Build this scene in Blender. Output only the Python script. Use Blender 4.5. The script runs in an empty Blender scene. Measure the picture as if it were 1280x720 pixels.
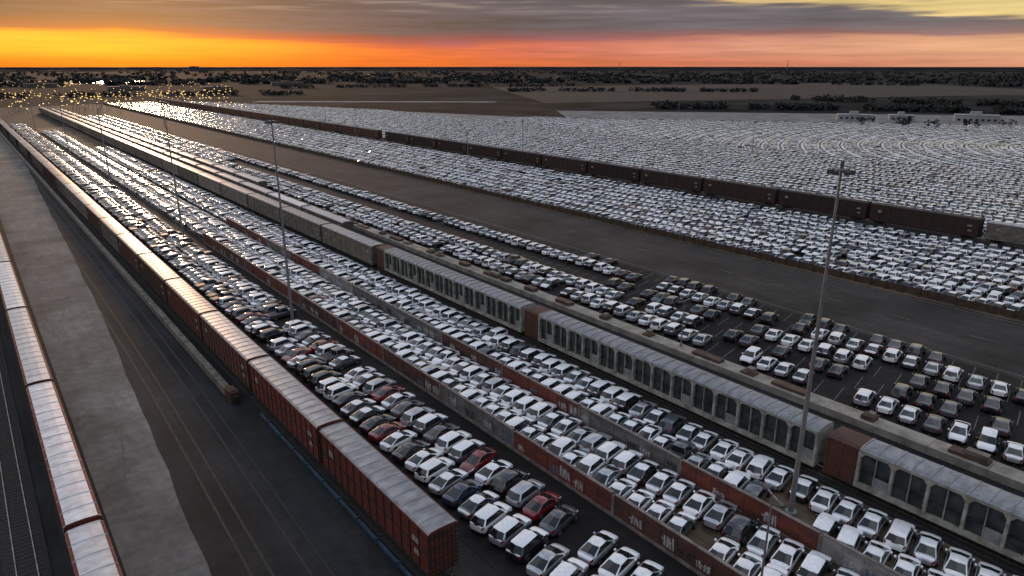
import bpy, math, random
from mathutils import Vector
random.seed(7)
R=math.radians
scene=bpy.context.scene
COL=scene.collection
CAMH=42.0

# ---------------------------------------------------------------- materials
def N(nt,t,**k):
    n=nt.nodes.new(t)
    for a,b in k.items(): setattr(n,a,b)
    return n
def mat(name,c1,c2=None,rough=0.7,metal=0.0,scale=(1,1,1),nscale=1.0,detail=3,lo=0.35,hi=0.65,coords='Object',bump=0.0,coat=0.0,spec=0.5):
    m=bpy.data.materials.new(name); m.use_nodes=True; nt=m.node_tree
    b=nt.nodes['Principled BSDF']; b.inputs['Roughness'].default_value=rough; b.inputs['Metallic'].default_value=metal
    b.inputs['Coat Weight'].default_value=coat; b.inputs['Coat Roughness'].default_value=.05
    b.inputs['Specular IOR Level'].default_value=spec
    if c2 is None: c2=tuple(x*0.8 for x in c1)
    tc=N(nt,'ShaderNodeTexCoord'); mp=N(nt,'ShaderNodeMapping'); mp.inputs['Scale'].default_value=scale
    nt.links.new(tc.outputs[coords],mp.inputs[0])
    no=N(nt,'ShaderNodeTexNoise'); no.inputs['Scale'].default_value=nscale; no.inputs['Detail'].default_value=detail; no.inputs['Roughness'].default_value=0.6
    nt.links.new(mp.outputs[0],no.inputs['Vector'])
    cr=N(nt,'ShaderNodeValToRGB'); cr.color_ramp.elements[0].position=lo; cr.color_ramp.elements[1].position=hi
    cr.color_ramp.elements[0].color=(*c1,1); cr.color_ramp.elements[1].color=(*c2,1)
    nt.links.new(no.outputs['Fac'],cr.inputs[0]); nt.links.new(cr.outputs[0],b.inputs['Base Color'])
    if bump>0:
        bp=N(nt,'ShaderNodeBump'); bp.inputs['Strength'].default_value=bump; bp.inputs['Distance'].default_value=0.05
        nt.links.new(no.outputs['Fac'],bp.inputs['Height']); nt.links.new(bp.outputs[0],b.inputs['Normal'])
    return m
def multiply_blotch(m,scale,a,b_,lo=.35,hi=.65,rnd=False):
    nt=m.node_tree; b=nt.nodes['Principled BSDF']
    old=b.inputs['Base Color'].links[0].from_socket
    mr=N(nt,'ShaderNodeMapRange'); mr.inputs[1].default_value=lo; mr.inputs[2].default_value=hi; mr.inputs[3].default_value=a; mr.inputs[4].default_value=b_
    if rnd:
        oi=N(nt,'ShaderNodeObjectInfo'); nt.links.new(oi.outputs['Random'],mr.inputs[0])
    else:
        tc=N(nt,'ShaderNodeTexCoord'); n1=N(nt,'ShaderNodeTexNoise'); n1.inputs['Scale'].default_value=scale; n1.inputs['Detail'].default_value=4; n1.inputs['Roughness'].default_value=.65
        nt.links.new(tc.outputs['Object'],n1.inputs['Vector']); nt.links.new(n1.outputs['Fac'],mr.inputs[0])
    mx=N(nt,'ShaderNodeMix',data_type='RGBA',blend_type='MULTIPLY'); mx.inputs[0].default_value=1
    nt.links.new(old,mx.inputs[6]); nt.links.new(mr.outputs[0],mx.inputs[7]); nt.links.new(mx.outputs[2],b.inputs['Base Color'])
    return m

# ---------------------------------------------------------------- mesh builder
class MB:
    def __init__(s): s.v=[]; s.f=[]; s.m=[]
    def face(s,pts,mi):
        n=len(s.v); s.v.extend(pts); s.f.append(tuple(range(n,n+len(pts)))); s.m.append(mi)
    def box(s,x0,x1,y0,y1,z0,z1,mi,bottom=False):
        n=len(s.v)
        s.v.extend([(x0,y0,z0),(x1,y0,z0),(x1,y1,z0),(x0,y1,z0),(x0,y0,z1),(x1,y0,z1),(x1,y1,z1),(x0,y1,z1)])
        fs=[(4,5,6,7),(0,1,5,4),(1,2,6,5),(2,3,7,6),(3,0,4,7)]
        if bottom: fs.append((3,2,1,0))
        for f in fs: s.f.append(tuple(n+i for i in f)); s.m.append(mi)
    def cyl(s,p,axis,r,l,mi,seg=10,r2=None):
        if r2 is None: r2=r
        n=len(s.v)
        for k,(rr,t) in enumerate(((r,0),(r2,l))):
            for i in range(seg):
                a=2*math.pi*i/seg; c,d=math.cos(a)*rr,math.sin(a)*rr
                if axis=='z': s.v.append((p[0]+c,p[1]+d,p[2]+t))
                elif axis=='y': s.v.append((p[0]+c,p[1]+t,p[2]+d))
                else: s.v.append((p[0]+t,p[1]+c,p[2]+d))
        for i in range(seg):
            j=(i+1)%seg; s.f.append((n+i,n+j,n+seg+j,n+seg+i)); s.m.append(mi)
        s.f.append(tuple(n+seg+i for i in range(seg))); s.m.append(mi)
        s.f.append(tuple(n+seg-1-i for i in range(seg))); s.m.append(mi)
    def mesh(s,name,mats,smooth=None):
        me=bpy.data.meshes.new(name); me.from_pydata(s.v,[],s.f)
        for m in mats: me.materials.append(m)
        me.polygons.foreach_set('material_index',s.m)
        if smooth:
            me.polygons.foreach_set('use_smooth',[True]*len(s.f)); me.update(); me.set_sharp_from_angle(angle=R(smooth))
        me.update()
        return me
def obj(name,me,loc=(0,0,0),rot=0,parent=None,col=None):
    o=bpy.data.objects.new(name,me); o.location=loc; o.rotation_euler=(0,0,rot)
    (col or COL).objects.link(o)
    if parent: o.parent=parent
    return o
def sheet(name,pts,z,m):
    mb=MB(); mb.face([(x,y,z) for x,y in pts],0); return obj(name,mb.mesh(name,[m]))

# ---------------------------------------------------------------- cars
kw=dict(detail=0,nscale=1.5)
M_glass=mat('car_glass',(0.008,0.009,0.012),(0.014,0.015,0.018),rough=0.06,spec=.6,**kw)
M_tyre=mat('tyre_rubber',(0.012,0.012,0.013),rough=0.8,**kw)
M_trim=mat('black_trim',(0.018,0.018,0.02),rough=0.5,**kw)
M_head=mat('headlamp_lens',(0.55,0.57,0.6),rough=0.1,**kw)
M_tail=mat('tail_lamp_lens',(0.22,0.01,0.01),rough=0.2,**kw)
M_wheel_a=mat('alloy_wheel',(0.22,0.22,0.23),rough=.35,metal=.6,**kw)
M_wrap=mat('white_protective_film',(0.82,0.84,0.87),(0.70,0.73,0.77),rough=0.28,nscale=3,detail=1,coat=.7)
pk=dict(nscale=2,detail=0,coat=1.0)
paints={
 'white':mat('paint_white',(0.80,0.81,0.83),(0.73,0.74,0.76),rough=0.28,**pk),
 'silver':mat('paint_silver',(0.46,0.48,0.51),(0.38,0.40,0.43),rough=0.28,metal=0.5,**pk),
 'grey':mat('paint_grey',(0.09,0.098,0.11),(0.06,0.068,0.08),rough=0.3,metal=0.3,**pk),
 'black':mat('paint_black',(0.008,0.008,0.010),(0.014,0.014,0.017),rough=0.2,**pk),
 'red':mat('paint_red',(0.20,0.008,0.010),(0.13,0.006,0.008),rough=0.25,**pk),
 'blue':mat('paint_blue',(0.02,0.035,0.09),(0.015,0.025,0.06),rough=0.25,**pk)}

def car_mesh(kind,paint,wrap):
    mb=MB()
    if kind=='sedan':
        st=[(-2.38,.62,.42,.70,.84),(-2.33,.78,.32,.78,.98),(-2.15,.88,.25,.84,1.08),(-1.7,.93,.21,.86,1.10),(-1.0,.94,.19,.86,1.05),(0,.93,.18,.83,1.0),(0.8,.93,.19,.80,.98),(1.25,.93,.20,.78,.96),(1.7,.91,.21,.74,.90),(2.05,.87,.23,.68,.82),(2.27,.78,.27,.60,.71),(2.38,.60,.33,.50,.58)]
        gb=(-2.05,1.45); gt=(-0.85,0.30); zr=1.46; zbf=.94; zbr=1.07; wb,wt=.86,.66
    elif kind=='suv':
        st=[(-2.34,.72,.48,.86,1.02),(-2.28,.86,.36,.94,1.12),(-2.1,.93,.28,.96,1.15),(-1.6,.96,.25,.96,1.16),(-.9,.96,.24,.95,1.14),(0,.95,.23,.94,1.12),(0.8,.95,.24,.92,1.10),(1.25,.95,.25,.90,1.08),(1.75,.93,.27,.85,1.02),(2.1,.88,.30,.78,.92),(2.28,.80,.34,.68,.80),(2.36,.62,.42,.58,.66)]
        gb=(-2.22,1.35); gt=(-1.75,0.50); zr=1.70; zbf=1.06; zbr=1.12; wb,wt=.89,.72
    else:
        st=[(-2.78,.86,.50,.98,1.12),(-2.70,.95,.42,1.0,1.17),(-2.0,.98,.34,1.0,1.17),(-1.2,.98,.32,1.0,1.17),(-.6,.98,.30,1.0,1.17),(0,.98,.30,1.0,1.17),(0.9,.98,.30,1.0,1.17),(1.4,.97,.32,.98,1.16),(2.0,.96,.34,.95,1.12),(2.4,.93,.36,.88,1.04),(2.58,.88,.40,.80,.92),(2.64,.74,.46,.70,.78)]
        gb=(-0.75,1.45); gt=(-0.60,0.70); zr=1.86; zbf=1.15; zbr=1.17; wb,wt=.91,.74
    P,G,T,TR,HL,TL,WR,AL=range(8)
    ring=lambda x,w,zb,zs,zt:[(x,-w*.92,zb),(x,-w,zb+.18),(x,-w*.985,zs-.12),(x,-w*.99,zs),(x,-w*.90,zt-.035),(x,-w*.60,zt),(x,0,zt+.025),(x,w*.60,zt),(x,w*.90,zt-.035),(x,w*.99,zs),(x,w*.985,zs-.12),(x,w,zb+.18),(x,w*.92,zb)]
    K=13; n0=0
    for s_ in st: mb.v.extend(ring(*s_))
    for i in range(len(st)-1):
        for k in range(K-1):
            a=n0+i*K+k; b=n0+(i+1)*K+k
            m_=P
            if k in(0,11): m_=TR
            if wrap and k in(4,5,6,7) and (i>=7 or i<=1): m_=WR
            if k in (3,8) and i>=len(st)-4: m_=HL
            if k in (3,8) and i<=1: m_=TL
            if k in (2,9) and i==0: m_=TL
            mb.f.append((b,b+1,a+1,a)); mb.m.append(m_)
    mb.f.append(tuple(k for k in range(K))); mb.m.append(P)
    e=(len(st)-1)*K
    mb.f.append(tuple(e+K-1-k for k in range(K))); mb.m.append(TR)
    if kind=='pickup': mb.box(-2.6,-0.95,-.76,.76,1.10,1.215,TR)
    xs=[0,.07,.24,.27,.50,.53,.90,1.0]
    def zt_(f,edge): return zr-.06-(0.05 if f in(0.0,1.0) else 0)
    def pt(f,side,h):
        xb=gb[0]+(gb[1]-gb[0])*f; xt=gt[0]+(gt[1]-gt[0])*f
        zb=(zbr+(zbf-zbr)*f)-.03
        ins=.10 if f in(0.0,1.0) else 0
        return (xb+(xt-xb)*h, side*((wb-ins*.8)+(wt-wb)*h), zb+(zt_(f,0)-zb)*h)
    sm=[P,G,TR,G,TR,G,P] 
    for side in(-1,1):
        for i in range(len(xs)-1):
            q=[pt(xs[i],side,0),pt(xs[i+1],side,0),pt(xs[i+1],side,.94),pt(xs[i],side,.94)]
            q2=[pt(xs[i],side,.94),pt(xs[i+1],side,.94),pt(xs[i+1],side,1),pt(xs[i],side,1)]
            if side==1: q=q[::-1]; q2=q2[::-1]
            mb.face(q,sm[i]); mb.face(q2,P)
    def screen(f,sg):
        a0,b0,a1,b1=pt(f,-1,0),pt(f,1,0),pt(f,-1,1),pt(f,1,1)
        c0=(a0[0]+sg*.14,0,a0[2]); c1=(a1[0]+sg*.08,0,a1[2]+.03)
        l=[a0,c0,c1,a1]; r=[c0,b0,b1,c1]
        if sg<0: l=l[::-1]; r=r[::-1]
        mb.face(l,G); mb.face(r,G)
    screen(1,1); screen(0,-1)
    rf=[0,.07,.30,.55,.90,1]
    rows=[]
    for f in rf:
        a=pt(f,-1,1); b=pt(f,1,1); up=.045 if 0<f<1 else .022
        cxx=a[0]+(.08 if f==1 else(-.08 if f==0 else 0))
        rows.append([a,(a[0],a[1]*.78,a[2]+up),(cxx,0,a[2]+(up+.02 if 0<f<1 else .03)),(a[0],b[1]*.78,b[2]+up),b])
    n1=len(mb.v)
    for r_ in rows: mb.v.extend(r_)
    for i in range(len(rf)-1):
        for k in range(4):
            a=n1+i*5+k
            mb.f.append((a,a+5,a+6,a+1)); mb.m.append(WR if wrap else P)
    for side in(-1,1):
        y=side*(st[5][1]+.02)
        mb.box(gb[1]-.62,gb[1]-.42,min(y,y+side*.17),max(y,y+side*.17),zbf-.01,zbf+.13,P,True)
        for x in((-1.42,1.42) if kind!='pickup' else (-1.75,1.68)):
            r=.34 if kind=='sedan' else .39
            w_=.945 if kind=='sedan' else .975
            mb.cyl((x,side*w_-.10,r+.02),'y',r+.05,.20-.015,TR,14)
            mb.cyl((x,side*w_-.10-(.02 if side<0 else -.0),r),'y',r,.22,T,14)
            mb.cyl((x,side*(w_+.105) if side>0 else -w_-.135,r),'y',r*.62,.03,AL,8)
    me=mb.mesh('car_'+kind,[paints[paint],M_glass,M_tyre,M_trim,M_head,M_tail,M_wrap,M_wheel_a],smooth=38)
    return me
variants={}
def V(kind,paint,wrap):
    k=(kind,paint,wrap)
    if k not in variants: variants[k]=car_mesh(*k)
    return k
light=[V('sedan','white',False),V('suv','white',False),V('sedan','white',False),V('sedan','silver',True),V('suv','grey',True),V('sedan','grey',True),V('sedan','black',True),V('suv','white',True),V('sedan','silver',False),V('suv','silver',True),V('sedan','white',True),V('sedan','silver',True),V('suv','black',True),V('suv','silver',False)]
dark=[V('sedan','black',False),V('suv','black',False),V('sedan','grey',False),V('suv','grey',False),V('sedan','black',False),V('suv','black',False),V('sedan','grey',False),V('sedan','blue',False),V('pickup','grey',False)]
redk=V('sedan','red',False); V('pickup','white',False)
blacks=[('sedan','black',False),('suv','black',False),('sedan','black',False),('sedan','grey',False)]
far_pts=[]
keys=list(variants.keys())
masts=[(38.9,109.5),(57.0,27.6),(40.2,186),(42.3,300),(42,410),(120,560),(41,560)]
masts_small=[(171,352),(215,262),(240,105),(330,300),(300,190),(420,330),(210,480),(330,110),(460,210),(160,230)]
def place(x,y,rot,wl,red=.012,z=0.03):
    r=random.random()
    k=redk if r<red else (random.choice(light) if r<red+wl else random.choice(dark if wl>0 else blacks))
    az=math.degrees(math.atan2(x,y)); d=math.hypot(x,y)
    if az<-6 or az>84: return
    for mx_,my_ in masts:
        if abs(x-mx_)<2.4 and abs(y-my_)<1.7: return
    x+=random.gauss(0,.10); y+=random.gauss(0,.08); rot+=random.gauss(0,.02)
    if d<215: obj('parked_car',variants[k],(x,y,z),rot)
    else: far_pts.append((x,y,z,rot,keys.index(k)))
def row(X,y0,y1,ang,wl=.85,pitch=2.85,miss=.03,flip=None,red=.012):
    y=y0
    base=R(ang)+(math.pi if flip else 0)
    while y<y1:
        if random.random()>miss: place(X,y,base+(math.pi if random.random()<.06 else 0),wl,red)
        y+=pitch
row(33.4,24,640,13,.50,2.6,red=.06,miss=.015); row(38.2,25,640,13,.62,2.6,red=.05,miss=.015)
row(46.1,4,560,12,.95,2.4,.01); row(50.7,5,560,12,.95,2.4,.01)
row(56.5,0,420,12,.95,2.4,.01); row(61.2,0,420,12,.95,2.4,.01)
for X,segs in ((86.5,((12,36),(43,52),(60,330))),
               (92.0,((66,76),(84,330))),
               (97.5,((40,58),)),
               (103.5,((16,50),(62,84),(96,420)))):
    p=6
    for a,b in segs:
        if a-p>5: row(X,p,a-2.9,12,.0,2.9,.5,red=0)
        row(X,a,b,12,.97,2.8,.02,red=0); p=b+2.9
row(97.5,66,92,12,.0,2.9,.4,red=0)
for X in (86.5,92,97.5): row(X,330,700,12,.95,2.8)
row(103.5,420,700,12,.95,2.8)
row(108.2,34,110,12,.0,2.9,.35,red=0)
X=141; i=0
while X<191:
    row(X,18,930,(12 if i%2 else -8),.90,2.6,.015,flip=(i%2==0)); X+=4.9 if i%2 else 5.3; i+=1
def bound(X):
    pts=[(201,960),(231,918),(400,418),(600,165),(620,40)]
    for (a,b),(c,d) in zip(pts,pts[1:]):
        if a<=X<=c: return b+(d-b)*(X-a)/(c-a)
    return 0
X=204; i=0
while X<612:
    y0=.22*X; y1=bound(X)
    if X<330: row(X,y0,y1,(-12 if i%2 else 12),.965,2.6,.015,flip=(i%2==0),red=.004)
    X+=(5.0 if i%2 else 5.7); i+=1
cx,cy=470,40
rr=20; i=0
while rr<470:
    n=int(2*math.pi*rr/2.8)
    for k in range(n):
        a=2*math.pi*k/n; x=cx+rr*math.cos(a); y=cy+rr*.9*math.sin(a)
        if x>333 and x<612 and y>.2*x and y<bound(x) and random.random()>.02:
            place(x,y,a+(math.pi if i%2 else 0),.97,.003)
    rr+=(5.0 if i%2 else 5.9); i+=1

lib=bpy.data.collections.new('car_library')
for i,k in enumerate(keys):
    o=bpy.data.objects.new('lib_%02d'%i,variants[k]); lib.objects.link(o)
me=bpy.data.meshes.new('car_points'); me.from_pydata([p[:3] for p in far_pts],[],[])
a=me.attributes.new('rot','FLOAT','POINT'); a.data.foreach_set('value',[p[3] for p in far_pts])
a=me.attributes.new('idx','INT','POINT'); a.data.foreach_set('value',[p[4] for p in far_pts])
fo=obj('parked_car_field',me)
ng=bpy.data.node_groups.new('car_instancer','GeometryNodeTree')
ng.interface.new_socket('Geometry',in_out='INPUT',socket_type='NodeSocketGeometry')
ng.interface.new_socket('Geometry',in_out='OUTPUT',socket_type='NodeSocketGeometry')
gi=N(ng,'NodeGroupInput'); go=N(ng,'NodeGroupOutput'); iop=N(ng,'GeometryNodeInstanceOnPoints'); ci=N(ng,'GeometryNodeCollectionInfo')
ci.inputs['Collection'].default_value=lib; ci.inputs['Separate Children'].default_value=True; ci.inputs['Reset Children'].default_value=True
na=N(ng,'GeometryNodeInputNamedAttribute',data_type='FLOAT'); na.inputs['Name'].default_value='rot'
nb=N(ng,'GeometryNodeInputNamedAttribute',data_type='INT'); nb.inputs['Name'].default_value='idx'
cx_=N(ng,'ShaderNodeCombineXYZ'); ng.links.new(na.outputs[0],cx_.inputs[2])
ng.links.new(gi.outputs[0],iop.inputs['Points']); ng.links.new(ci.outputs[0],iop.inputs['Instance'])
iop.inputs['Pick Instance'].default_value=True
ng.links.new(nb.outputs[0],iop.inputs['Instance Index']); ng.links.new(cx_.outputs[0],iop.inputs['Rotation'])
ng.links.new(iop.outputs[0],go.inputs[0])
mod=fo.modifiers.new('inst','NODES'); mod.node_group=ng

# ---------------------------------------------------------------- trains
def steel(*a,**k): return multiply_blotch(mat(*a,**k),0,.7,1.3,0,1,rnd=True)
M_rust=steel('weathered_red_steel',(0.19,0.034,0.020),(0.075,0.022,0.016),rough=0.65,nscale=.7,scale=(1,.5,2.5),detail=5)
M_brown=steel('brown_steel',(0.115,0.036,0.023),(0.055,0.024,0.017),rough=0.7,nscale=.6,detail=5)
M_dkbrown=steel('dark_brown_steel',(0.032,0.015,0.012),(0.016,0.010,0.009),rough=0.8,nscale=.4)
M_beige=steel('beige_steel',(0.18,0.16,0.135),(0.09,0.077,0.065),rough=0.7,nscale=.5,scale=(1,1,3))
M_roof=steel('galvanised_roof',(0.36,0.38,0.41),(0.20,0.205,0.22),rough=0.4,metal=.3,nscale=.6,scale=(1,2,1),detail=5)
M_roofw=steel('white_roof',(0.56,0.57,0.60),(0.36,0.35,0.36),rough=0.4,nscale=.8,scale=(1,2,1),detail=5)
M_rib=mat('roof_rib',(0.26,0.26,0.27),(0.16,0.16,0.16),rough=.6)
M_under=mat('underframe_black',(0.02,0.016,0.015),(0.012,0.010,0.01),rough=.85)
M_wheel=mat('wheel_steel',(0.12,0.09,0.07),rough=.5,metal=.6)
M_mesh=mat('dark_screen_panel',(0.010,0.017,0.017),(0.045,0.054,0.052),rough=.3,nscale=.9)
M_frame=mat('pale_frame_steel',(0.36,0.355,0.31),(0.17,0.16,0.135),rough=.55,nscale=1.1,detail=5)
M_plate=mat('stencil_plate',(0.35,0.33,0.28),(0.16,0.13,0.10),rough=.7,nscale=3)

def running_gear(mb,L,W,mi_u,mi_w):
    mb.box(-W/2+.25,W/2-.25,-L/2+.3,L/2-.3,.75,1.08,mi_u,True)
    for e in(-1,1):
        yc=e*(L/2-2.6)
        for s in(-1,1):
            mb.box(s*.98-.09,s*.98+.09,yc-1.3,yc+1.3,.35,.72,mi_u,True)
            for dy in(-.9,.9): mb.cyl((s*.76-.06,yc+dy,.61),'x',.46,.12,mi_w,12)
        mb.box(-.2,.2,e*(L/2)-.35,e*(L/2)+.35,.8,1.0,mi_u,True)
def rack_solid(name,L,W=3.0,H=5.5,side=None,roof=None,rib=1.45,edge=None):
    mb=MB(); h=W/2
    mb.box(-h+.07,h-.07,-L/2+.06,L/2-.06,1.08,H-.35,0,True)
    n=max(2,int(L/rib)); 
    for i in range(n+1):
        y=-L/2+.12+(L-.24)*i/n
        for s in(-1,1):
            mb.box(min(s*(h-.07),s*h),max(s*(h-.07),s*h),y-.06,y+.06,1.08,H-.42,3)
    for s in(-1,1):
        mb.box(min(s*(h-.1),s*(h+.02)),max(s*(h-.1),s*(h+.02)),-L/2,L/2,H-.40,H-.22,0,True)
        mb.box(min(s*(h-.1),s*(h+.02)),max(s*(h-.1),s*(h+.02)),-L/2,L/2,1.0,1.22,3,True)
        mb.box(min(s*(h-.07),s*(h-.02)),max(s*(h-.07),s*(h-.02)),-L/2+.1,L/2-.1,3.05,3.17,3,True)
    prof=[(-h,H-.28),(-h*.84,H-.06),(-h*.3,H),(h*.3,H),(h*.84,H-.06),(h,H-.28)]
    for j,(a,b) in enumerate(zip(prof,prof[1:])):
        mb.face([(a[0],-L/2,a[1]),(b[0],-L/2,b[1]),(b[0],L/2,b[1]),(a[0],L/2,a[1])],0 if (edge and j in(0,4)) else 1)
    for i in range(n+1):
        y=-L/2+.05+(L-.1)*i/n
        for a,b in zip(prof,prof[1:]):
            mb.face([(a[0],y-.04,a[1]+.03),(b[0],y-.04,b[1]+.03),(b[0],y+.04,b[1]+.03),(a[0],y+.04,a[1]+.03)],1)
            mb.face([(a[0],y-.04,a[1]),(b[0],y-.04,b[1]),(b[0],y-.04,b[1]+.03),(a[0],y-.04,a[1]+.03)],5)
    for e in(-1,1):
        mb.face([(p[0],e*L/2,p[1]) for p in prof][::(1 if e<0 else -1)],0)
        yy=e*L/2
        for k in range(7):
            x=-h+.25+k*(W-.5)/6
            mb.box(x-.05,x+.05,min(yy,yy-e*.06),max(yy,yy-e*.06)+.002,1.15,H-.3,3)
        for zz in (1.5,2.6,3.7,4.7):
            mb.box(-h+.1,h-.1,min(yy-e*.03,yy+e*.05),max(yy-e*.03,yy+e*.05),zz,zz+.1,3,True)
        for k in range(9): mb.box(h-.55,h-.12,min(yy,yy+e*.1),max(yy,yy+e*.1),1.3+k*.42,1.34+k*.42,4,True)
    for s in(-1,1):
        for (ya,yb,za,zb_) in ((-L/2+1.6,-L/2+2.7,3.4,3.8),(-L/2+1.6,-L/2+2.4,2.2,2.6),(L/2-3.1,L/2-2.2,3.4,4.0)):
            mb.box(min(s*(h-.07),s*(h+.012)),max(s*(h-.07),s*(h+.012)),ya,yb,za,zb_,6,True)
    running_gear(mb,L,W,2,4)
    dark_=M_dkbrown if side in(M_rust,M_brown) else side
    return mb.mesh(name,[side,roof,M_under,dark_,M_wheel,M_rib,M_plate])
def rack_lattice(name,L,W=3.2,H=5.5):
    mb=MB(); h=W/2; B=3.3
    mb.box(-h+.42,h-.42,-L/2+.1,L/2-.1,1.1,H-.4,5,True)
    y0=-L/2; n=int(round((L-3.4)/B)); B=(L-3.4)/n
    for s in(-1,1):
        f=lambda a,b:(min(s*a,s*b),max(s*a,s*b))
        xa,xb=f(h-.42,h); 
        mb.box(xa,xb,y0,L/2-3.4,1.0,1.5,6,True)
        mb.box(xa,xb,y0,L/2-3.4,H-.60,H-.3,6,True)
        for i in range(n+1):
            y=y0+B*i; y=max(y,y0+.14)
            xa,xb=f(h-.42,h+.03); mb.box(xa,xb,y-.14,y+.14,1.0,H-.3,6,True)
            if i<n:
                c=y0+B*(i+.5); xa,xb=f(h-.38,h-.10)
                mb.box(xa,xb,c-.035,c+.035,1.5,H-.60,6)
                xa,xb=f(h-.38,h-.2)
                mb.box(xa,xb,y0+B*i+.14,y0+B*(i+1)-.14,2.75,2.82,5,True)
                if (i*7)%5<2: mb.box(xa,xb,y0+B*i+.14,c-.035,1.5,2.75,7,True)
                for q in(-1,1):
                    yy=c+q*(B/2-.14)
                    mb.face([(s*(h-.01),yy,H-.60),(s*(h-.01),yy-q*.4,H-.60),(s*(h-.01),yy,H-1.1)],6)
        xa,xb=f(h-.41,h); mb.box(xa,xb,L/2-3.4,L/2,1.0,H-.3,0,True)
        for k in range(3):
            xa,xb=f(h,h+.05); mb.box(xa,xb,L/2-3.2+k*1.45,L/2-3.1+k*1.45,1.0,H-.3,0,True)
    prof=[(-h-.05,H-.3),(-h*.80,H-.06),(-h*.3,H),(h*.3,H),(h*.80,H-.06),(h+.05,H-.3)]
    for a,b in zip(prof,prof[1:]):
        mb.face([(a[0],-L/2,a[1]),(b[0],-L/2,b[1]),(b[0],L/2-3.4,b[1]),(a[0],L/2-3.4,a[1])],1)
        mb.face([(a[0],L/2-3.4,a[1]),(b[0],L/2-3.4,b[1]),(b[0],L/2,b[1]),(a[0],L/2,a[1])],0)
    m=n*2
    for i in range(m+1):
        y=y0+.08+(L-3.5)*i/m; w=.09 if i%2==0 else .04
        for a,b in zip(prof,prof[1:]):
            mb.face([(a[0],y-w,a[1]+.05),(b[0],y-w,b[1]+.05),(b[0],y+w,b[1]+.05),(a[0],y+w,a[1]+.05)],7)
            mb.face([(a[0],y-w,a[1]),(b[0],y-w,b[1]),(b[0],y-w,b[1]+.05),(a[0],y-w,a[1]+.05)],5)
    for e in(-1,1):
        mb.face([(p[0],e*L/2,p[1]) for p in prof][::(1 if e<0 else -1)],0 if e>0 else 6)
        mb.box(-h+.1,h-.1,min(e*L/2-.05,e*L/2),max(e*L/2-.05,e*L/2),1.1,H-.3,0 if e>0 else 6)
    running_gear(mb,L,W,2,4)
    return mb.mesh(name,[M_brown,M_roof,M_under,M_dkbrown,M_wheel,M_mesh,M_frame,M_rib])

def train(X,y0,y1,L,meshes,gap=.9):
    y=y0; i=0
    while y<y1:
        yc=y+L/2; me=meshes(i) if callable(meshes) else meshes
        obj('autorack_rail_car',me,(X,yc,.12),0); y+=L+gap; i+=1
mA=rack_solid('rack_red_long',33.3,2.8,5.4,M_rust,M_roofw,rib=2.2,edge=True)
train(1.95,-7.5,700,33.3,mA,.9)
m1=rack_solid('rack_red',21.6,3.0,5.5,M_rust,M_roof); m2=rack_solid('rack_brown',21.6,3.0,5.5,M_brown,M_roof); m3=rack_solid('rack_beige',21.6,3.0,5.5,M_beige,M_roof)
seq=[m1,m1,m2,m1,m2,m2,m3,m2,m3,m3,m3,m1]
train(25.3,41,760,21.6,lambda i:seq[i] if i<12 else (m3 if i%3 else m2),.75)
mL=rack_lattice('rack_lattice',48.6)
train(66.5,-69.5,128,48.6,mL,1.0)
mS=rack_solid('rack_beige_long',26,3.2,5.3,M_beige,M_roof,rib=2.6)
train(66.3,129.7,800,26,mS,.9)
train(72.8,158,760,26,rack_solid('rack_cream',26,3.0,4.6,M_beige,M_roofw,rib=2.6),.9)
train(78.2,235,760,26,rack_solid('rack_cream2',26,3.0,4.6,M_beige,M_roofw,rib=2.6),.9)
mG=rack_solid('rack_dark_brown',27,3.1,5.6,M_dkbrown,M_dkbrown,rib=2.5)
train(197,-26,340,27,lambda i:(mS if i<3 else mG),1.0)
train(197.5,375,930,27,rack_solid('rack_brown_pale',27,3.1,5.6,M_brown,M_beige,rib=2.5),1.0)

# ---------------------------------------------------------------- rails
M_rail=mat('rail_steel',(0.26,0.245,0.23),(0.15,0.13,0.12),rough=.35,metal=.7)
M_sleeper=mat('timber_sleeper',(0.035,0.03,0.025),(0.022,0.018,0.015),rough=.9)
M_ballast=mat('ballast',(0.042,0.040,0.040),(0.020,0.019,0.020),rough=.95,nscale=5,spec=.2)
def track(X,y0,y1,sleepers=True,z=0.0,ballast=True,slope=0):
    mb=MB()
    if ballast: mb.box(X-1.7,X+1.7,y0,y1,z-.05,z+.06,2)
    if sleepers:
        y=y0+.3
        while y<min(y1,260): mb.box(X-1.25,X+1.25,y-.12,y+.12,z+.03,z+.085,1); y+=.65
    for s in(-1,1): mb.box(X+s*.7525-.04,X+s*.7525+.04,y0,y1,z+.03,z+.19,0)
    return obj('railway_track',mb.mesh('track',[M_rail,M_sleeper,M_ballast]))
track(-2.6,-10,760); track(-6.9,-10,760); track(1.95,-10,760); track(25.3,15,780,True); track(66.5,-80,800); track(72.8,150,780); track(78.2,230,780); track(197,-40,950)
M_rail2=mat('rusty_rail_steel',(0.05,0.045,0.042),(0.028,0.025,0.024),rough=.75,metal=0,spec=.2)
for X0 in (14.8,19.0):
    mb=MB()
    for s in(-1,1):
        for k in range(0,74):
            ya=20+k*10; yb=ya+10; f=lambda y:X0+s*.7525+2.2*math.exp(-((y-20)/60)**2)*-.9
            xa,xb=f(ya),f(yb)
            mb.face([(xa-.05,ya,-.01),(xa+.05,ya,-.01),(xb+.05,yb,-.01),(xb-.05,yb,-.01)],0)
            mb.face([(xa-.14,ya,-.025),(xa-.05,ya,-.025),(xb-.05,yb,-.025),(xb-.14,yb,-.025)],1)
            mb.face([(xa+.05,ya,-.025),(xa+.14,ya,-.025),(xb+.14,yb,-.025),(xb+.05,yb,-.025)],1)
    obj('embedded_railway_track',mb.mesh('etrack',[M_rail2,M_under]))

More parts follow.
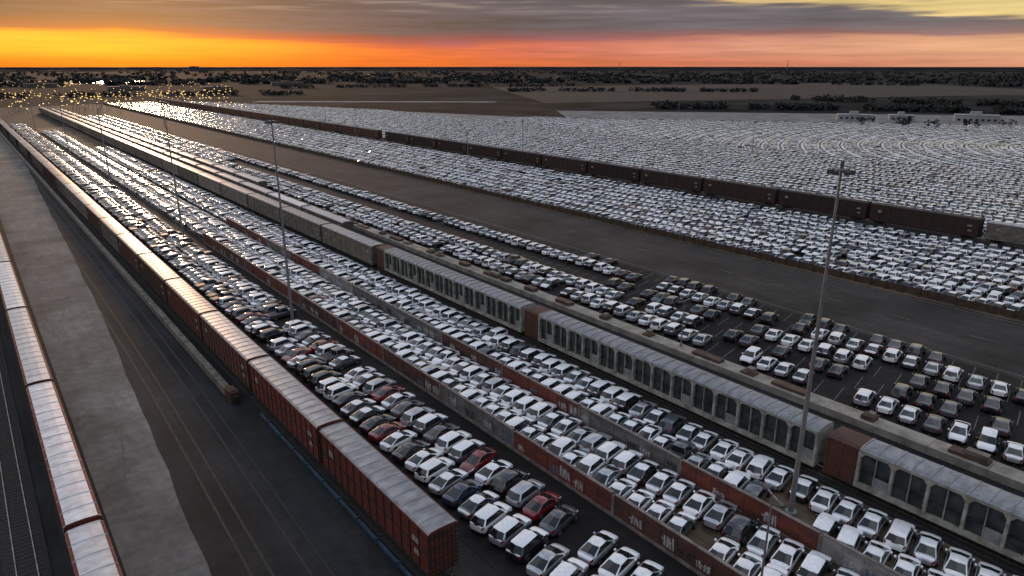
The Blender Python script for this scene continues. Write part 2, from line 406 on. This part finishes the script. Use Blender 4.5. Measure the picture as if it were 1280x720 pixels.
# ---------------------------------------------------------------- ground
def ground_mat():
    m=bpy.data.materials.new('ground_farmland'); m.use_nodes=True; nt=m.node_tree; b=nt.nodes['Principled BSDF']; b.inputs['Roughness'].default_value=1; b.inputs['Specular IOR Level'].default_value=.05
    tc=N(nt,'ShaderNodeTexCoord'); mp=N(nt,'ShaderNodeMapping'); mp.inputs['Scale'].default_value=(1/620,1/330,1); mp.inputs['Rotation'].default_value=(0,0,R(22))
    nt.links.new(tc.outputs['Object'],mp.inputs[0])
    vo=N(nt,'ShaderNodeTexVoronoi',distance='CHEBYCHEV'); vo.inputs['Scale'].default_value=1; nt.links.new(mp.outputs[0],vo.inputs['Vector'])
    sp=N(nt,'ShaderNodeSeparateColor'); nt.links.new(vo.outputs['Color'],sp.inputs[0])
    cr=N(nt,'ShaderNodeValToRGB'); cr.color_ramp.interpolation='CONSTANT'
    cols=[(0,(0.018,0.020,0.023)),(.3,(0.024,0.024,0.025)),(.5,(0.014,0.017,0.020)),(.68,(0.032,0.027,0.025)),(.82,(0.022,0.024,0.027)),(.95,(0.045,0.037,0.033))]
    e=cr.color_ramp.elements
    while len(e)<len(cols): e.new(.5)
    for i,(p,c) in enumerate(cols): e[i].position=p; e[i].color=(*c,1)
    nt.links.new(sp.outputs[0],cr.inputs[0])
    nt.links.new(cr.outputs[0],b.inputs['Base Color'])
    multiply_blotch(m,.012,.4,1.25,.42,.62)
    return m
mb=MB()
S=45000
mb.face([(-S,-S,-.35),(S,-S,-.35),(S,S,-.35),(-S,S,-.35)],0); obj('ground',mb.mesh('ground',[ground_mat()]))
def asphalt(name,c1,c2,streak=.05,s=.5,spec=.18):
    m=mat(name,c1,c2,rough=.85,nscale=s,scale=(1,streak,1),detail=6,lo=.3,hi=.7,spec=spec)
    multiply_blotch(m,.06,.6,1.35)
    multiply_blotch(m,.9,.82,1.15)
    return m
A_dark=asphalt('asphalt_dark',(0.013,0.014,0.016),(0.025,0.026,0.028))
A_lane=asphalt('asphalt_lane',(0.026,0.024,0.024),(0.044,0.040,0.038))
A_lot=asphalt('asphalt_lot',(0.012,0.011,0.011),(0.022,0.019,0.018),streak=.3)
A_conc=asphalt('concrete_strip',(0.105,0.101,0.096),(0.160,0.153,0.144),streak=.15)
A_dirt=asphalt('gravel_dirt',(0.075,0.056,0.038),(0.15,0.11,0.073),streak=.2,s=1.5)
A_pale=asphalt('pale_pavement',(0.22,0.22,0.22),(0.32,0.31,0.30),streak=1)
sheet('yard_pavement',[(-60,-90),(640,-90),(640,60),(612,175),(410,425),(240,930),(190,960),(-60,900)],-.05,A_dark)
rnd=random.Random(3)
rp=[]
y=14
while y<760:
    xr=8.6+(y-30)*.05 if y<140 else (14.1+(y-140)*.03 if y<400 else 21.9+(y-400)*.006)
    rp.append((xr+rnd.uniform(-.18,.18),y)); y+=6
lp=[(24,760),(6,760),(5.2,300),(4.4,140),(3.9,10)]
sheet('concrete_road',rp+lp,.0,A_conc)
mb=MB(); y=20
while y<420:
    xr=8.6+(y-30)*.05 if y<140 else 14.1+(y-140)*.03
    mb.face([(4.6,y,.004),(xr-.5,y+.0,.004),(xr-.5,y+.07,.004),(4.6,y+.07,.004)],0); y+=6.1
for k in range(7):
    x0=rnd.uniform(5,8.5); yy=rnd.uniform(30,140)
    for q in range(14):
        x1=x0+rnd.uniform(-.35,.4); y1=yy+rnd.uniform(.5,1.6)
        mb.face([(x0,yy,.006),(x0+.07,yy,.006),(x1+.07,y1,.006),(x1,y1,.006)],0); x0,yy=x1,y1
obj('pavement_joints',mb.mesh('joints',[mat('tar_seal',(0.05,0.048,0.046),rough=.8)]))
sheet('car_park_pavement',[(29.5,0),(42.9,0),(42.9,650),(29.5,650)],.0,A_lot)
sheet('gravel_strip',[(43.6,-20),(64.4,-20),(64.4,600),(43.6,600)],-.01,A_dirt)
sheet('service_road',[(110.5,-60),(137,-60),(137,930),(110.5,930)],.0,A_lane)
sheet('car_park_apron',[(82.3,-60),(110.4,-60),(110.4,760),(82.3,760)],.0,A_lot)
sheet('car_park',[(139,-60),(193,-60),(193,940),(139,940)],.0,A_lot)
sheet('gravel_path',[(137.1,-60),(138.9,-60),(138.9,930),(137.1,930)],.0,A_dirt)
sheet('storage_lot_pavement',[(200.5,-60),(622,-60),(622,40),(604,168),(404,422),(235,920),(200.5,955)],-.02,asphalt('pale_lot_concrete',(0.15,0.15,0.155),(0.23,0.225,0.225),streak=.4))
def kerb(name,x0,x1,y0,y1,h,m):
    mb=MB(); y=y0
    while y<y1:
        mb.box(x0,x1,y+.02,min(y+6,y1)-.02,-.1,h,0); y+=6
    obj(name,mb.mesh(name,[m]))
M_plat=mat('platform_concrete',(0.30,0.275,0.24),(0.15,0.13,0.11),rough=.8,nscale=.5,detail=5)
kerb('loading_platform',79.4,82.0,-60,232,.9,M_plat)
kerb('loading_platform',70.6,73.2,-60,148,1.1,M_plat)
mb=MB()
y=-20
while y<225:
    l=random.uniform(1.5,5); mb.box(80.0,81.4,y,y+l,.9,.9+random.uniform(.2,.7),0); 
    if random.random()<.4: mb.box(80.2,81.1,y+.2,y+l*.6,1.4,1.9,1)
    y+=l+random.uniform(1,9)
obj('stacked_loading_ramps',mb.mesh('ramps',[mat('brown_timber',(0.10,0.06,0.04),(0.05,0.032,0.024),rough=.9),M_beige]))
kerb('low_retaining_wall',21.3,22.2,88,640,1.0,mat('old_concrete',(0.20,0.17,0.145),(0.085,0.07,0.06),rough=.9,nscale=.8))
mb=MB(); mb.box(21.2,22.3,85.5,87.9,-.1,1.5,0); mb.box(21.45,22.05,84.9,85.5,.5,1.1,1,True); mb.box(21.1,22.4,85.9,86.1,1.5,1.62,0,True)
obj('buffer_stop',mb.mesh('buffer',[M_brown,M_under]))
mb=MB(); mb.box(22.95,23.25,24,80,.12,.42,0)
y=25
while y<80: mb.box(22.9,23.3,y,y+.2,-.1,.55,0); y+=4
obj('blue_guard_barrier',mb.mesh('bar',[mat('blue_paint',(0.025,0.06,0.10),(0.02,0.03,0.045),rough=.6,nscale=1)]))
M_paint=mat('road_paint',(0.18,0.18,0.17),(0.05,0.05,0.05),rough=.7,nscale=2)
mb=MB()
for y in range(-40,500,12): mb.box(123.6,123.72,y,y+3,.0,.012,0)
for X in (112,136): mb.box(X,X+.12,-60,700,.0,.012,0)
obj('lane_marking',mb.mesh('lm',[M_paint]))
mb=MB()
for Xr in (84.1,89.6,95.1,101.1,105.9):
    y=5.2
    while y<240:
        c,s_=math.cos(R(12)),math.sin(R(12))
        mb.face([(Xr,y,.006),(Xr+4.6*c,y+4.6*s_,.006),(Xr+4.6*c,y+4.6*s_+.1,.006),(Xr,y+.1,.006)],0); y+=2.9
obj('parking_bay_marking',mb.mesh('pm',[M_paint]))

# walls with painted tags
WM=[mat('wall_red_oxide',(0.17,0.038,0.023),(0.07,0.024,0.017),rough=.75,nscale=.5,scale=(1,1,3),detail=5),
    mat('wall_brown',(0.10,0.038,0.026),(0.045,0.023,0.017),rough=.8,nscale=.5,scale=(1,1,3),detail=5),
    mat('wall_grey',(0.15,0.14,0.135),(0.07,0.063,0.06),rough=.8,nscale=.5,scale=(1,1,3),detail=5),
    mat('wall_pale',(0.30,0.29,0.28),(0.15,0.14,0.13),rough=.8,nscale=.5,scale=(1,1,3),detail=5)]
M_cap=mat('wall_cap',(0.20,0.17,0.155),(0.10,0.08,0.075),rough=.8)
TG=[mat('tag_white',(0.42,0.41,0.40),(0.2,0.19,0.19),rough=.7,nscale=3),mat('tag_black',(0.02,0.02,0.022),rough=.7),mat('tag_blue',(0.10,0.14,0.22),(0.05,0.07,0.12),rough=.7,nscale=3)]
def panel_wall(X,y0,y1,h,pick,L=15.5):
    y=y0;i=0
    while y<y1:
        mb=MB(); mb.box(X-.12,X+.12,y,y+L-.35,.05,h-.1,0); mb.box(X-.17,X+.17,y-.02,y+L-.33,h-.1,h,1,True)
        k=0
        while k<L-.5:
            mb.box(X-.17,X-.12,y+k,y+k+.12,.05,h-.1,0)
            if random.random()<.42:
                t=random.choice((2,2,2,3,4)); q=y+k+.25; hh=random.uniform(.7,1.5); zb=random.uniform(.35,.7)
                while q<y+k+1.6 and q<y+L-1:
                    wl=random.uniform(.12,.30); sl=random.uniform(-.15,.2)
                    mb.face([(X-.124,q+wl,zb),(X-.124,q,zb),(X-.124,q+sl,zb+hh*random.uniform(.7,1)),(X-.124,q+wl+sl,zb+hh*random.uniform(.7,1))],t)
                    if random.random()<.5: mb.face([(X-.126,q+wl+.25,zb+hh*.4),(X-.126,q,zb+hh*.4),(X-.126,q,zb+hh*.55),(X-.126,q+wl+.25,zb+hh*.58)],t)
                    q+=wl+random.uniform(.08,.2)
            k+=1.9
        mb.box(X-.2,X+.2,y+L-.33,y+L-.03,-.05,h-.2,1)
        mb.box(X-.22,X-.12,y,y+L-.4,-.05,.28,1)
        obj('graffiti_wall',mb.mesh('graffiti_wall',[WM[pick(i)],M_cap]+TG)); y+=L; i+=1
panel_wall(43.2,-8,172,2.6,lambda i:(0,0,1,0,2,1,0,1)[i%8])
panel_wall(53.5,-8,185,2.4,lambda i:(2,3,0,2,0,1,2)[i%7])
M_tim=mat('weathered_timber',(0.075,0.045,0.028),(0.04,0.026,0.018),rough=.9,nscale=1.2)
mb=MB(); y=-60; 
while y<930:
    mb.box(138.2,138.3,y,y+2.9,.15,1.5+random.uniform(-.1,.1),0); mb.box(138.05,138.35,y+2.9,y+3.1,-.05,1.75,0); y+=3.1
obj('timber_fence',mb.mesh('fence',[M_tim]))

# ---------------------------------------------------------------- light poles
M_pole=mat('galvanised_pole',(0.26,0.26,0.27),(0.18,0.18,0.18),rough=.5,metal=.5)
M_lh=mat('lamp_housing',(0.06,0.06,0.06),rough=.5)
def highmast(H,sc=1):
    mb=MB(); mb.cyl((0,0,-.1),'z',.55*sc,.5,0,12); mb.cyl((0,0,.4),'z',.26*sc,H-.4,0,12,r2=.10*sc)
    mb.cyl((0,0,H-.4),'z',.5*sc,.10,0,14); mb.cyl((0,0,H-.3),'z',.15*sc,.6,1,8)
    for i in range(6):
        a=2*math.pi*i/6; x,y=.85*sc*math.cos(a),.85*sc*math.sin(a); q=.19*sc
        mb.box(x-q,x+q,y-q,y+q,H-.75,H-.4,1,True); mb.box(x*.55-.04,x*.55+.04,y*.55-.04,y*.55+.04,H-.5,H-.3,0,True)
    return mb.mesh('mast',[M_pole,M_lh])
mm=highmast(34.2); ms=highmast(17,.7)
for x,y in masts: obj('high_mast_light',mm,(x,y,0))
for x,y in masts_small: obj('high_mast_light',ms,(x,y,0))
def lampmesh(h):
    mb=MB(); mb.cyl((0,0,-.1),'z',.22,.6,0,10); mb.cyl((0,0,.5),'z',.11,h-.5,0,10,r2=.07)
    mb.box(-1.1,1.1,-.05,.05,h-.12,h,0,True); 
    for s in(-1,1): mb.box(s*1.1-.35,s*1.1+.35,-.17,.17,h-.16,h+.02,1,True)
    return mb.mesh('lamp',[M_pole,M_lh])
l12=lampmesh(12); l8=lampmesh(7.5)
obj('street_lamp',l12,(41.9,21.8,0),R(60)); obj('street_lamp',l8,(81.0,150.6,.9),0); obj('street_lamp',l8,(81.0,60,.9),0)

# ---------------------------------------------------------------- vegetation and far land
M_fol=mat('dark_foliage',(0.012,0.015,0.014),(0.025,0.027,0.024),rough=.95,nscale=.08)
M_bark=mat('bark',(0.03,0.024,0.018),rough=.9)
def tree_mass(name,pts,hmin,hmax,leaf,npt=26,wide=(.32,.5)):
    mb=MB()
    for (x,y) in pts:
        h=random.uniform(hmin,hmax); w=h*random.uniform(*wide)
        mb.cyl((x,y,-.4),'z',h*.03,h*.6,1,5,r2=h*.012)
        for _ in range(3):
            a=random.uniform(0,6.28); z=h*random.uniform(.3,.5)
            mb.face([(x,y,z),(x+.03*h,y,z),(x+math.cos(a)*w*.7,y+math.sin(a)*w*.7,z+h*.25)],1)
        for k in range(npt):
            a=random.uniform(0,6.28); q=random.random()**.5; zz=random.uniform(.12,1)
            ww=w*math.sin(math.pi*min(1,max(.12,(1.05-zz)*.9+.1)))*q
            c=(x+math.cos(a)*ww,y+math.sin(a)*ww,h*zz); s=leaf*random.uniform(.6,1.3)
            p=[Vector(c)+Vector((random.uniform(-1,1),random.uniform(-1,1),random.uniform(-.8,.8)))*s for _ in range(4)]
            mb.face([tuple(p[0]),tuple(p[1]),tuple(p[2])],0); mb.face([tuple(p[0]),tuple(p[2]),tuple(p[3])],0); mb.face([tuple(p[1]),tuple(p[3]),tuple(p[0])],0)
    return obj(name,mb.mesh(name,[M_fol,M_bark]))
def pol(az,d): return (d*math.sin(R(az)),d*math.cos(R(az)))
pts=[]
for i in range(46):
    az=random.uniform(64,77); d=random.uniform(575,640)
    if (math.sin(az*3)>-.1): pts.append(pol(az,d))
tree_mass('tree_group',pts,3.5,6.5,1.1,30,(.4,.6))
pts=[]
for (a0,d0,a1,d1,n) in ((50,760,79,820,330),(60,1000,79,950,220),(38,1250,58,1300,200),(-2,1250,22,1150,200),(20,1500,45,1600,200)):
    for i in range(n):
        f=random.random(); az=a0+(a1-a0)*f; d=(d0+(d1-d0)*f)*random.uniform(.985,1.015)
        if math.sin(f*23+a0)>-.75: pts.append(pol(az,d))
tree_mass('tree_belt',pts,3,6.5,2.4,14,(.8,1.2))
pts=[]
for i in range(2800):
    d=random.choice((1900,2150,2500,2950,3500,4200,5200))*random.uniform(.985,1.015); az=random.uniform(-3,80)
    if math.sin(az*.7+d*.013)>-.6: pts.append(pol(az,d))
tree_mass('distant_tree_line',pts,5,10,7,9,(1.2,2.0))
mb=MB()
for d,hh in((7000,8),(9500,14),(14000,22)):
    az=-6; prev=None
    while az<86:
        h=hh*(.8+.25*random.random()+.15*math.sin(az*1.7+d)); p=pol(az,d)
        if prev: mb.face([(*prev[0],-.4),(*p,-.4),(*p,h),(*prev[0],prev[1])],0)
        prev=(p,h); az+=random.uniform(.1,.35)
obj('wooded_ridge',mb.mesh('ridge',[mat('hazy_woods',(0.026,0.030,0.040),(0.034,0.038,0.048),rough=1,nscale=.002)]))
M_b=[mat('facade_grey',(0.06,0.06,0.07),rough=.8,nscale=.1),mat('facade_tan',(0.12,0.10,0.085),rough=.8,nscale=.1),mat('facade_white',(0.32,0.32,0.33),(0.25,0.25,0.25),rough=.7,nscale=.1)]
M_win=mat('window_glass_dark',(0.02,0.025,0.03),rough=.2)
def building(name,x,y,w,d,h,m,rot,fl=3.5):
    mb=MB(); mb.box(-w/2,w/2,-d/2,d/2,-.4,h,0); mb.box(-w/2-.2,w/2+.2,-d/2-.2,d/2+.2,h,h+.7,0,True); mb.box(-w*.15,w*.1,-d*.2,d*.2,h+.7,h+3,0)
    z=1.0
    while z<h-2:
        k=-w/2+2
        while k<w/2-2.5: mb.box(k,k+2,-d/2-.05,d/2+.05,z,z+1.6,1,True); k+=4
        z+=fl
    obj(name,mb.mesh(name,[m,M_win]),(x,y,0),rot)
for az,d,w,h in ((12.2,6800,60,34),(13.6,6700,50,26),(14.6,6900,80,40),(15.2,6900,40,30),(33,7000,70,22),(49,7100,50,24),(54,7000,60,22)):
    x,y=pol(az,d); building('office_building',x,y,w,40,h,M_b[0],-R(az))
for az,d,w,h,k in ((10,1500,60,6,1),(16,1400,50,6,1),(21,1700,70,7,1),(28,2200,90,7,1),(5,1800,60,7,1),(43,2600,80,7,1),(64.5,640,26,4,2),(67.5,650,18,4,2),(72,665,30,5,2)):
    x,y=pol(az,d); building('warehouse_building',x,y,w,25 if w>30 else 10,h,M_b[k],-R(az)+.1)
mb=MB(); 
for s in((-2,-2),(2,-2),(0,2)): mb.cyl((s[0],s[1],0),'z',1.5,95,0,6,r2=.6)
for z in range(0,95,12): mb.box(-2.2,2.2,-2.2,2.2,z,z+1,0,True)
x,y=pol(59.5,7000); rm=mb.mesh('rm',[M_lh]); obj('radio_mast',rm,(x,y,0))
x,y=pol(47,8500); obj('radio_mast',rm,(x,y,0))
M_water=mat('pond_water',(0.12,0.12,0.13),(0.16,0.16,0.16),rough=.2,nscale=.01,spec=.8)
sheet('pond_water',[(265+190*math.cos(a/24*6.283)*(1+.15*math.sin(a)),2305+260*math.sin(a/24*6.283)) for a in range(24)],-.2,M_water)
sheet('concrete_apron',[(290,880),(520,690),(535,702),(305,897)],-.02,A_pale)
sheet('concrete_apron',[(410,440),(640,150),(760,190),(470,520)],-.03,asphalt('grey_pavement',(0.12,0.12,0.12),(0.19,0.185,0.18),streak=1))
sheet('farm_road',[(-300,965),(900,1010),(900,1018),(-300,973)],-.15,A_lane)
sheet('dry_grass_field',[(560,640),(1500,300),(2000,900),(900,1200)],-.2,asphalt('dry_grass',(0.025,0.021,0.018),(0.044,0.034,0.027),streak=1,s=.02))

M_em=bpy.data.materials.new('sodium_lamp_glow'); M_em.use_nodes=True; b=M_em.node_tree.nodes['Principled BSDF']
b.inputs['Emission Color'].default_value=(1,.62,.18,1); b.inputs['Emission Strength'].default_value=3; b.inputs['Base Color'].default_value=(1,.7,.3,1)
M_em.cycles.emission_sampling='NONE'
mb=MB()
def lamp(x,y,h,r):
    mb.cyl((x,y,0),'z',.15,h,0,5); mb.box(x-r,x+r,y-r,y+r,h,h+r*1.2,1,True)
for i in range(300):
    az=random.uniform(2.5,17)
    d=random.uniform(770,960) if random.random()<.8 else random.uniform(1000,1500)
    x,y=pol(az,d); lamp(x,y,random.uniform(4,16),random.choice((.25,.33,.42)) if d<1000 else .4)
for i in range(34):
    az=random.uniform(4,34); d=random.uniform(1500,4200); x,y=pol(az,d); lamp(x,y,10,.28*d/1800)
obj('lit_street_lamps',mb.mesh('lit',[M_pole,M_em]))

# ---------------------------------------------------------------- sky
w=bpy.data.worlds.new('World'); scene.world=w; w.use_nodes=True; nt=w.node_tree
for n in list(nt.nodes): nt.nodes.remove(n)
out=N(nt,'ShaderNodeOutputWorld'); bg=N(nt,'ShaderNodeBackground'); nt.links.new(bg.outputs[0],out.inputs[0])
def L(a,b): nt.links.new(a,b)
def math_(op,a,b=None,c=None,clamp=False):
    n=N(nt,'ShaderNodeMath',operation=op,use_clamp=clamp)
    for i,v in enumerate((a,b,c)):
        if v is None: continue
        if isinstance(v,(int,float)): n.inputs[i].default_value=v
        else: L(v,n.inputs[i])
    return n.outputs[0]
def smooth(v,a,b):
    n=N(nt,'ShaderNodeMapRange',interpolation_type='SMOOTHSTEP')
    L(v,n.inputs[0])
    for i,q in ((1,a),(2,b)):
        if isinstance(q,(int,float)): n.inputs[i].default_value=q
        else: L(q,n.inputs[i])
    return n.outputs[0]
def ramp(v,stops):
    n=N(nt,'ShaderNodeValToRGB'); e=n.color_ramp.elements
    while len(e)<len(stops): e.new(.5)
    for i,(p,c) in enumerate(stops):
        e[i].position=p; e[i].color=(c,c,c,1) if isinstance(c,(int,float)) else (*c,1)
    L(v,n.inputs[0]); return n.outputs[0]
def mix(f,a,b):
    n=N(nt,'ShaderNodeMix',data_type='RGBA')
    if isinstance(f,(int,float)): n.inputs[0].default_value=f
    else: L(f,n.inputs[0])
    for i,v in((6,a),(7,b)):
        if isinstance(v,tuple): n.inputs[i].default_value=(*v,1)
        else: L(v,n.inputs[i])
    return n.outputs[2]
def s(r,g,b_):
    return tuple(((c/255)/12.92 if c<11 else ((c/255+.055)/1.055)**2.4) for c in(r,g,b_))
tc=N(nt,'ShaderNodeTexCoord'); sx=N(nt,'ShaderNodeSeparateXYZ'); L(tc.outputs['Generated'],sx.inputs[0])
x,y,z=sx.outputs
az=math_('ARCTAN2',x,y); t=math_('DIVIDE',math_('SUBTRACT',az,0.052),1.239)
tcl=math_('MINIMUM',math_('MAXIMUM',t,0.0),1.0)
hor=ramp(tcl,[(0,s(215,95,25)),(.2,s(232,104,28)),(.42,s(222,102,48)),(.65,s(200,112,82)),(.85,s(206,132,104)),(1,s(214,148,116))])
mid=ramp(tcl,[(0,s(255,176,50)),(.2,s(252,152,42)),(.36,s(236,112,54)),(.52,s(206,106,90)),(.75,s(214,146,122)),(1,s(230,174,134))])
top=ramp(tcl,[(0,s(255,200,90)),(.5,s(215,170,110)),(.8,s(222,193,128)),(1,s(230,204,138))])
base=mix(smooth(z,.002,.022),hor,mid); base=mix(smooth(z,.036,.06),base,top)
cv=N(nt,'ShaderNodeCombineXYZ'); L(math_('MULTIPLY',az,3.0),cv.inputs[0]); L(math_('MULTIPLY',z,50.0),cv.inputs[1])
no=N(nt,'ShaderNodeTexNoise'); no.inputs['Scale'].default_value=1.3; no.inputs['Detail'].default_value=4; no.inputs['Roughness'].default_value=.55; L(cv.outputs[0],no.inputs['Vector'])
cv2=N(nt,'ShaderNodeCombineXYZ'); L(math_('MULTIPLY',az,8.0),cv2.inputs[0]); L(math_('MULTIPLY',z,150.0),cv2.inputs[1])
no2=N(nt,'ShaderNodeTexNoise'); no2.inputs['Scale'].default_value=1.2; no2.inputs['Detail'].default_value=4; L(cv2.outputs[0],no2.inputs['Vector'])
nz=math_('SUBTRACT',no.outputs['Fac'],.5); nz2=math_('SUBTRACT',no2.outputs['Fac'],.5)
# thin glowing and dusky streaks inside the orange band
stv=math_('ADD',1.0,math_('MULTIPLY',nz2,.75))
vb=N(nt,'ShaderNodeVectorMath',operation='SCALE'); L(base,vb.inputs[0]); L(stv,vb.inputs['Scale']); base=vb.outputs[0]
zz=math_('ADD',z,math_('ADD',math_('MULTIPLY',nz,.026),math_('MULTIPLY',nz2,.014)))
zb=math_('MULTIPLY',ramp(tcl,[(0,.40),(.2,.34),(.38,.25),(.5,.29),(.7,.34),(1,.32)]),.1)
zt=math_('MULTIPLY',ramp(tcl,[(0,1.0),(.45,.98),(.6,.90),(.72,.80),(.88,.66),(1,.48)]),.1)
m1_=smooth(zz,math_('SUBTRACT',zb,.005),math_('ADD',zb,.007))
m2_=math_('SUBTRACT',1.0,smooth(zz,math_('SUBTRACT',zt,.003),math_('ADD',zt,.005)))
cm=math_('MULTIPLY',m1_,m2_)
ccol=ramp(tcl,[(0,s(78,66,78)),(.25,s(84,71,84)),(.5,s(90,82,94)),(.8,s(102,96,105)),(1,s(114,105,108))])
clow=ramp(tcl,[(0,s(150,78,50)),(.3,s(185,70,62)),(.5,s(155,82,92)),(1,s(150,112,108))])
ccol=mix(smooth(zz,zb,math_('ADD',zb,.020)),clow,ccol)
vv=math_('ADD',1.0,math_('MULTIPLY',nz2,1.0)); vv=math_('ADD',vv,math_('MULTIPLY',nz,1.5))
vm=N(nt,'ShaderNodeVectorMath',operation='SCALE'); L(ccol,vm.inputs[0]); L(vv,vm.inputs['Scale'])
col=mix(cm,base,vm.outputs[0])
wi=math_('MULTIPLY',smooth(no2.outputs['Fac'],.5,.66),smooth(z,.066,.074)); col=mix(math_('MULTIPLY',wi,.5),col,s(150,135,125))
cl3=N(nt,'ShaderNodeTexNoise'); cl3.inputs['Scale'].default_value=3; cl3.inputs['Detail'].default_value=3; L(tc.outputs['Generated'],cl3.inputs['Vector'])
upc=mix(smooth(cl3.outputs['Fac'],.38,.62),(0.28,0.35,0.48),(0.98,1.02,1.12))
col=mix(smooth(z,.12,.38),col,upc)
dt=math_('ADD',math_('MULTIPLY',x,math.sin(R(25))),math_('MULTIPLY',y,math.cos(R(25))))
col=mix(math_('MULTIPLY',smooth(math_('MULTIPLY',dt,-1.0),-.35,.4),math_('SUBTRACT',1.0,smooth(z,.2,.5))),col,(0.10,0.13,0.20))
sky=N(nt,'ShaderNodeTexSky',sky_type='NISHITA'); sky.sun_disc=False; sky.sun_elevation=R(3); sky.sun_rotation=R(10)
vs=N(nt,'ShaderNodeVectorMath',operation='SCALE'); L(sky.outputs[0],vs.inputs[0]); vs.inputs['Scale'].default_value=.01
va=N(nt,'ShaderNodeVectorMath',operation='ADD'); L(col,va.inputs[0]); L(vs.outputs[0],va.inputs[1])
L(va.outputs[0],bg.inputs['Color']); bg.inputs['Strength'].default_value=1.0

sd=bpy.data.lights.new('sun','SUN'); sd.energy=1.3; sd.angle=R(5); sd.color=(1,.60,.34)
so=bpy.data.objects.new('sun',sd); COL.objects.link(so)
d=Vector((-math.sin(R(10))*math.cos(R(7)),-math.cos(R(10))*math.cos(R(7)),-math.sin(R(7)))); so.rotation_euler=d.to_track_quat('-Z','Y').to_euler()

cam=bpy.data.cameras.new('camera'); co=bpy.data.objects.new('camera',cam); COL.objects.link(co)
co.location=(0,0,CAMH); co.rotation_euler=(R(72),0,R(-38.5)); cam.sensor_width=36; cam.lens=24; cam.clip_end=80000; cam.clip_start=.5
scene.camera=co
scene.view_settings.view_transform='Standard'; scene.view_settings.look='None'; scene.view_settings.exposure=0
